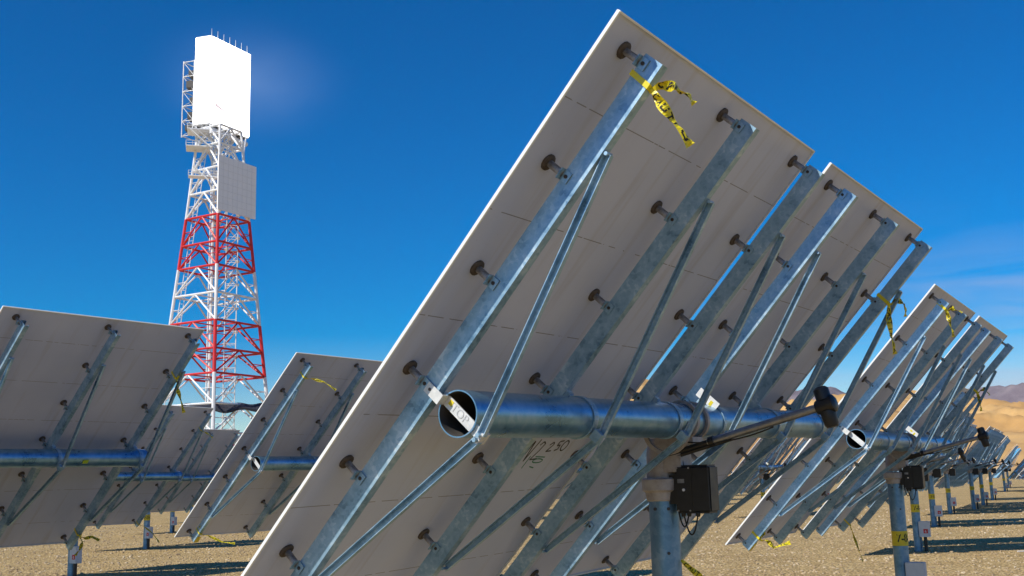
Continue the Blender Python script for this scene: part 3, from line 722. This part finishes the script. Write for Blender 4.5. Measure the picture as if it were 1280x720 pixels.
for k in range(9):
    f = (k + .5) / 9; p = Nc.lerp(Rc, f).lerp(Lc.lerp(Fc, f), .3); rod(bm, [Vector((*p, z0)), Vector((*p, z0 - 1.8 - (k % 3) * .6)), Vector((*(p * .5), z0 - 4.4))], .28, 6)
rod(bm, [Vector((*Nc.lerp(Rc, .05), z0 - 1.6)), Vector((*Nc.lerp(Rc, .95), z0 - 1.6))], .55, 8)
for i in range(4):
    rod(bm, [leg(i, 74), Vector((*[Nc, Rc, Fc, Lc][i], z0 - .4)) * .9 + UPV * (z0 * .1)], .2, 6)
tpart('receiver_pipes', bm, WPAINT)
bm = bmesh.new()                              # lattice service bay on the left of the box
c0 = Lc + (Lc - Nc).normalized() * .2; c1 = Lc + (Lc - Nc).normalized() * 3.0; dd = (Rc - Nc).normalized() * 5
pl = [c0, c1, c1 + dd, c0 + dd]
for p in pl: rod(bm, [Vector((*p, 79.5)), Vector((*p, 97.5))], .14, 5)
for k in range(6):
    z = 79.8 + k * 3.5
    for i in range(4): rod(bm, [Vector((*pl[i], z)), Vector((*pl[(i + 1) % 4], z))], .11, 5)
    if k < 5:
        for i in (0, 1): rod(bm, [Vector((*pl[i], z)), Vector((*pl[i + 1], z + 3.5))], .07, 4)
tpart('service_bay', bm, WPAINT)
bm = bmesh.new()
for k, zz in enumerate((81.5, 84.6, 88.4, 91.8, 94.6)):
    p = c0.lerp(c1, .5) + dd * (.2 + .12 * (k % 3)); box(bm, (p.x, p.y, zz), (1.7, 2.6, 1.3 + .3 * (k % 2)))
tpart('machinery', bm, SLATE)
for k in range(7):
    p = Nc.lerp(Rc, .01 + k / 6.6); bm = bmesh.new(); rod(bm, [Vector((*p, z1)), Vector((*p, z1 + 1.7))], [.09, .05], 5)
    link('lightning_rod', mesh_of('lightning_rod', bm, WPAINT), bx_)
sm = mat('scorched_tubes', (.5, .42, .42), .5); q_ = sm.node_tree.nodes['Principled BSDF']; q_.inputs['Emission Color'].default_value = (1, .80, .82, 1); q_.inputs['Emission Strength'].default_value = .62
bm = bmesh.new(); d_ = (Rc - Nc).normalized(); nn_ = Vector((d_.y, -d_.x)); zz = z0 + 4.6
pp = [(1.2, 1.0), (2.2, .3), (5.2, -.6), (7.4, -1.0), (6.0, -.9), (3.0, -.55), (1.3, -.2)]
for q3 in ((0, 1, 5, 6), (1, 2, 4, 5), (2, 3, 4)): bm.faces.new([bm.verts.new((*(Nc + d_ * pp[k][0] + nn_ * .42), zz + pp[k][1])) for k in q3])
link('scorch_mark', mesh_of('scorch_mark', bm, sm), bx_)
# lower calibration target
PA = Vector((2.05, -7.7)); PB = Vector((7.75, 2.3)); za, zb = 58.84 + HC, 70.9 + HC
def target_mat():
    m = bpy.data.materials.new('white_target_tiles'); m.use_nodes = True; t = m.node_tree; n = t.nodes; l = t.links; b = n['Principled BSDF']
    tc = n.new('ShaderNodeTexCoord'); nz = n.new('ShaderNodeTexNoise'); nz.inputs['Scale'].default_value = .8; l.new(tc.outputs['Object'], nz.inputs['Vector'])
    rp = n.new('ShaderNodeValToRGB'); rp.color_ramp.elements[0].color = (.84, .85, .86, 1); rp.color_ramp.elements[1].color = (.90, .90, .90, 1); l.new(nz.outputs['Fac'], rp.inputs[0]); l.new(rp.outputs[0], b.inputs['Base Color']); b.inputs['Roughness'].default_value = .6
    return m
bm = bmesh.new(); d = (PB - PA).normalized(); nr = Vector((d.y, -d.x)); prism(bm, [PA, PB, PB - nr * .3, PA - nr * .3], za, zb)
tgt = tpart('target_panel', bm, target_mat())
bm = bmesh.new(); gm = mat('target_joint', (.76, .77, .79), .6)
for k in range(1, 8):
    p = PA.lerp(PB, k / 8) + nr * .02; bar(bm, Vector((*p, za + .1)), Vector((*p, zb - .1)), .07, .04)
    z = za + (zb - za) * k / 8; bar(bm, Vector((*(PA + nr * .025), z)), Vector((*(PB + nr * .025), z)), .04, .07)
link('tile_joints', mesh_of('tile_joints', bm, gm), tgt)
bm = bmesh.new()
for z in (za + 1, (za + zb) / 2, zb - 1):
    for f in (.15, .8):
        p = PA.lerp(PB, f) - nr * .3; rod(bm, [Vector((*p, z)), Vector((*(p - nr * 3), z))], .14, 5)
link('target_bracket', mesh_of('target_bracket', bm, WPAINT), tgt)
gl = bpy.data.materials.new('receiver_glare'); gl.use_nodes = True; t_ = gl.node_tree; t_.nodes.remove(t_.nodes['Principled BSDF'])
em = t_.nodes.new('ShaderNodeEmission'); em.inputs['Color'].default_value = (.80, .88, 1, 1)  # emission paints the receiver's glare into a volume
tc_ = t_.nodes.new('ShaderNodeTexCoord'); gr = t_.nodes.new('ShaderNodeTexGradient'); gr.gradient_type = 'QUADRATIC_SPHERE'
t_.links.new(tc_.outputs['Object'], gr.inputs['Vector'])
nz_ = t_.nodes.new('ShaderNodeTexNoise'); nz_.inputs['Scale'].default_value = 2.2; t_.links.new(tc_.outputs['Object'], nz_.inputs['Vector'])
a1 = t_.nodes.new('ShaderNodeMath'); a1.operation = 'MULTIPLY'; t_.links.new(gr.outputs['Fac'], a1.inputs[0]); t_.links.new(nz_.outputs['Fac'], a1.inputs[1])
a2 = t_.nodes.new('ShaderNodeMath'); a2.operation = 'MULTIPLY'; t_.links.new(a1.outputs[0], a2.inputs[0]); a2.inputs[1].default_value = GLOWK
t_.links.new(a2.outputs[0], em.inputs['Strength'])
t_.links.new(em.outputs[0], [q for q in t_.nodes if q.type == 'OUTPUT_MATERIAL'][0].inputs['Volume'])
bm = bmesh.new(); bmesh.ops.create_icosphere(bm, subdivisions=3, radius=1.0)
o = link('haze', mesh_of('haze', bm, gl)); o.location = TC + RGT * 6 + FWD * -1 + UPV * 92; o.scale = (27, 27, 15)  # added self-lit glare volume, separate from the air's haze
tag(o, 'faint emissive glow standing for the glare beside the blazing receiver', kind='stuff')
# dark shade canopy round the lower tower
bm = bmesh.new(); cz = 18.2
n_ = 26; ring = []
for i in range(n_):
    f = i / (n_ - 1); x_ = -6.2 + 18.5 * f; y_ = -9.6 + 2.2 * abs(f - .45)
    ring.append((RGT * x_ + FWD * y_ + UPV * (cz - .35 * math.sin(f * 17) - .5 * math.sin(f * math.pi)), RGT * x_ + FWD * (y_ + 4) + UPV * (cz + 1.0 + .2 * math.sin(f * 23))))
vv = [[bm.verts.new(a), bm.verts.new(b), bm.verts.new(b - UPV * .12), bm.verts.new(a - UPV * .5)] for a, b in ring]
for a, b in zip(vv, vv[1:]):
    for k in range(4): bm.faces.new((a[k], a[(k + 1) % 4], b[(k + 1) % 4], b[k]))
bm.faces.new(vv[0]); bm.faces.new(vv[-1])
tpart('shade_cloth', bm, DARKP)
bm = bmesh.new(); bar(bm, RGT * 3.5 + FWD * -9.5 + UPV * 9.5, RGT * 9.5 + FWD * -6.5 + UPV * 10.8, 1.2, 1.6); bar(bm, RGT * 4.2 + FWD * -9.2 + UPV * 7.5, RGT * 4.2 + FWD * -9.2 + UPV * 10.2, .9, .9)
tpart('red_girder', bm, RPAINT)

# ---------------------------------------------------------------- pale hose on the gravel at the right
bm = bmesh.new(); rod(bm, [(9.6 + k * .35, 21.4 + .10 * math.sin(k * .9) - k * .03, .016) for k in range(14)], .012, 6)
tag(link('hose', mesh_of('hose', bm, mat('white_hose', (.72, .70, .66), .5), True)), 'thin white hose lying on the gravel beside the long shadow at right', 'hose')
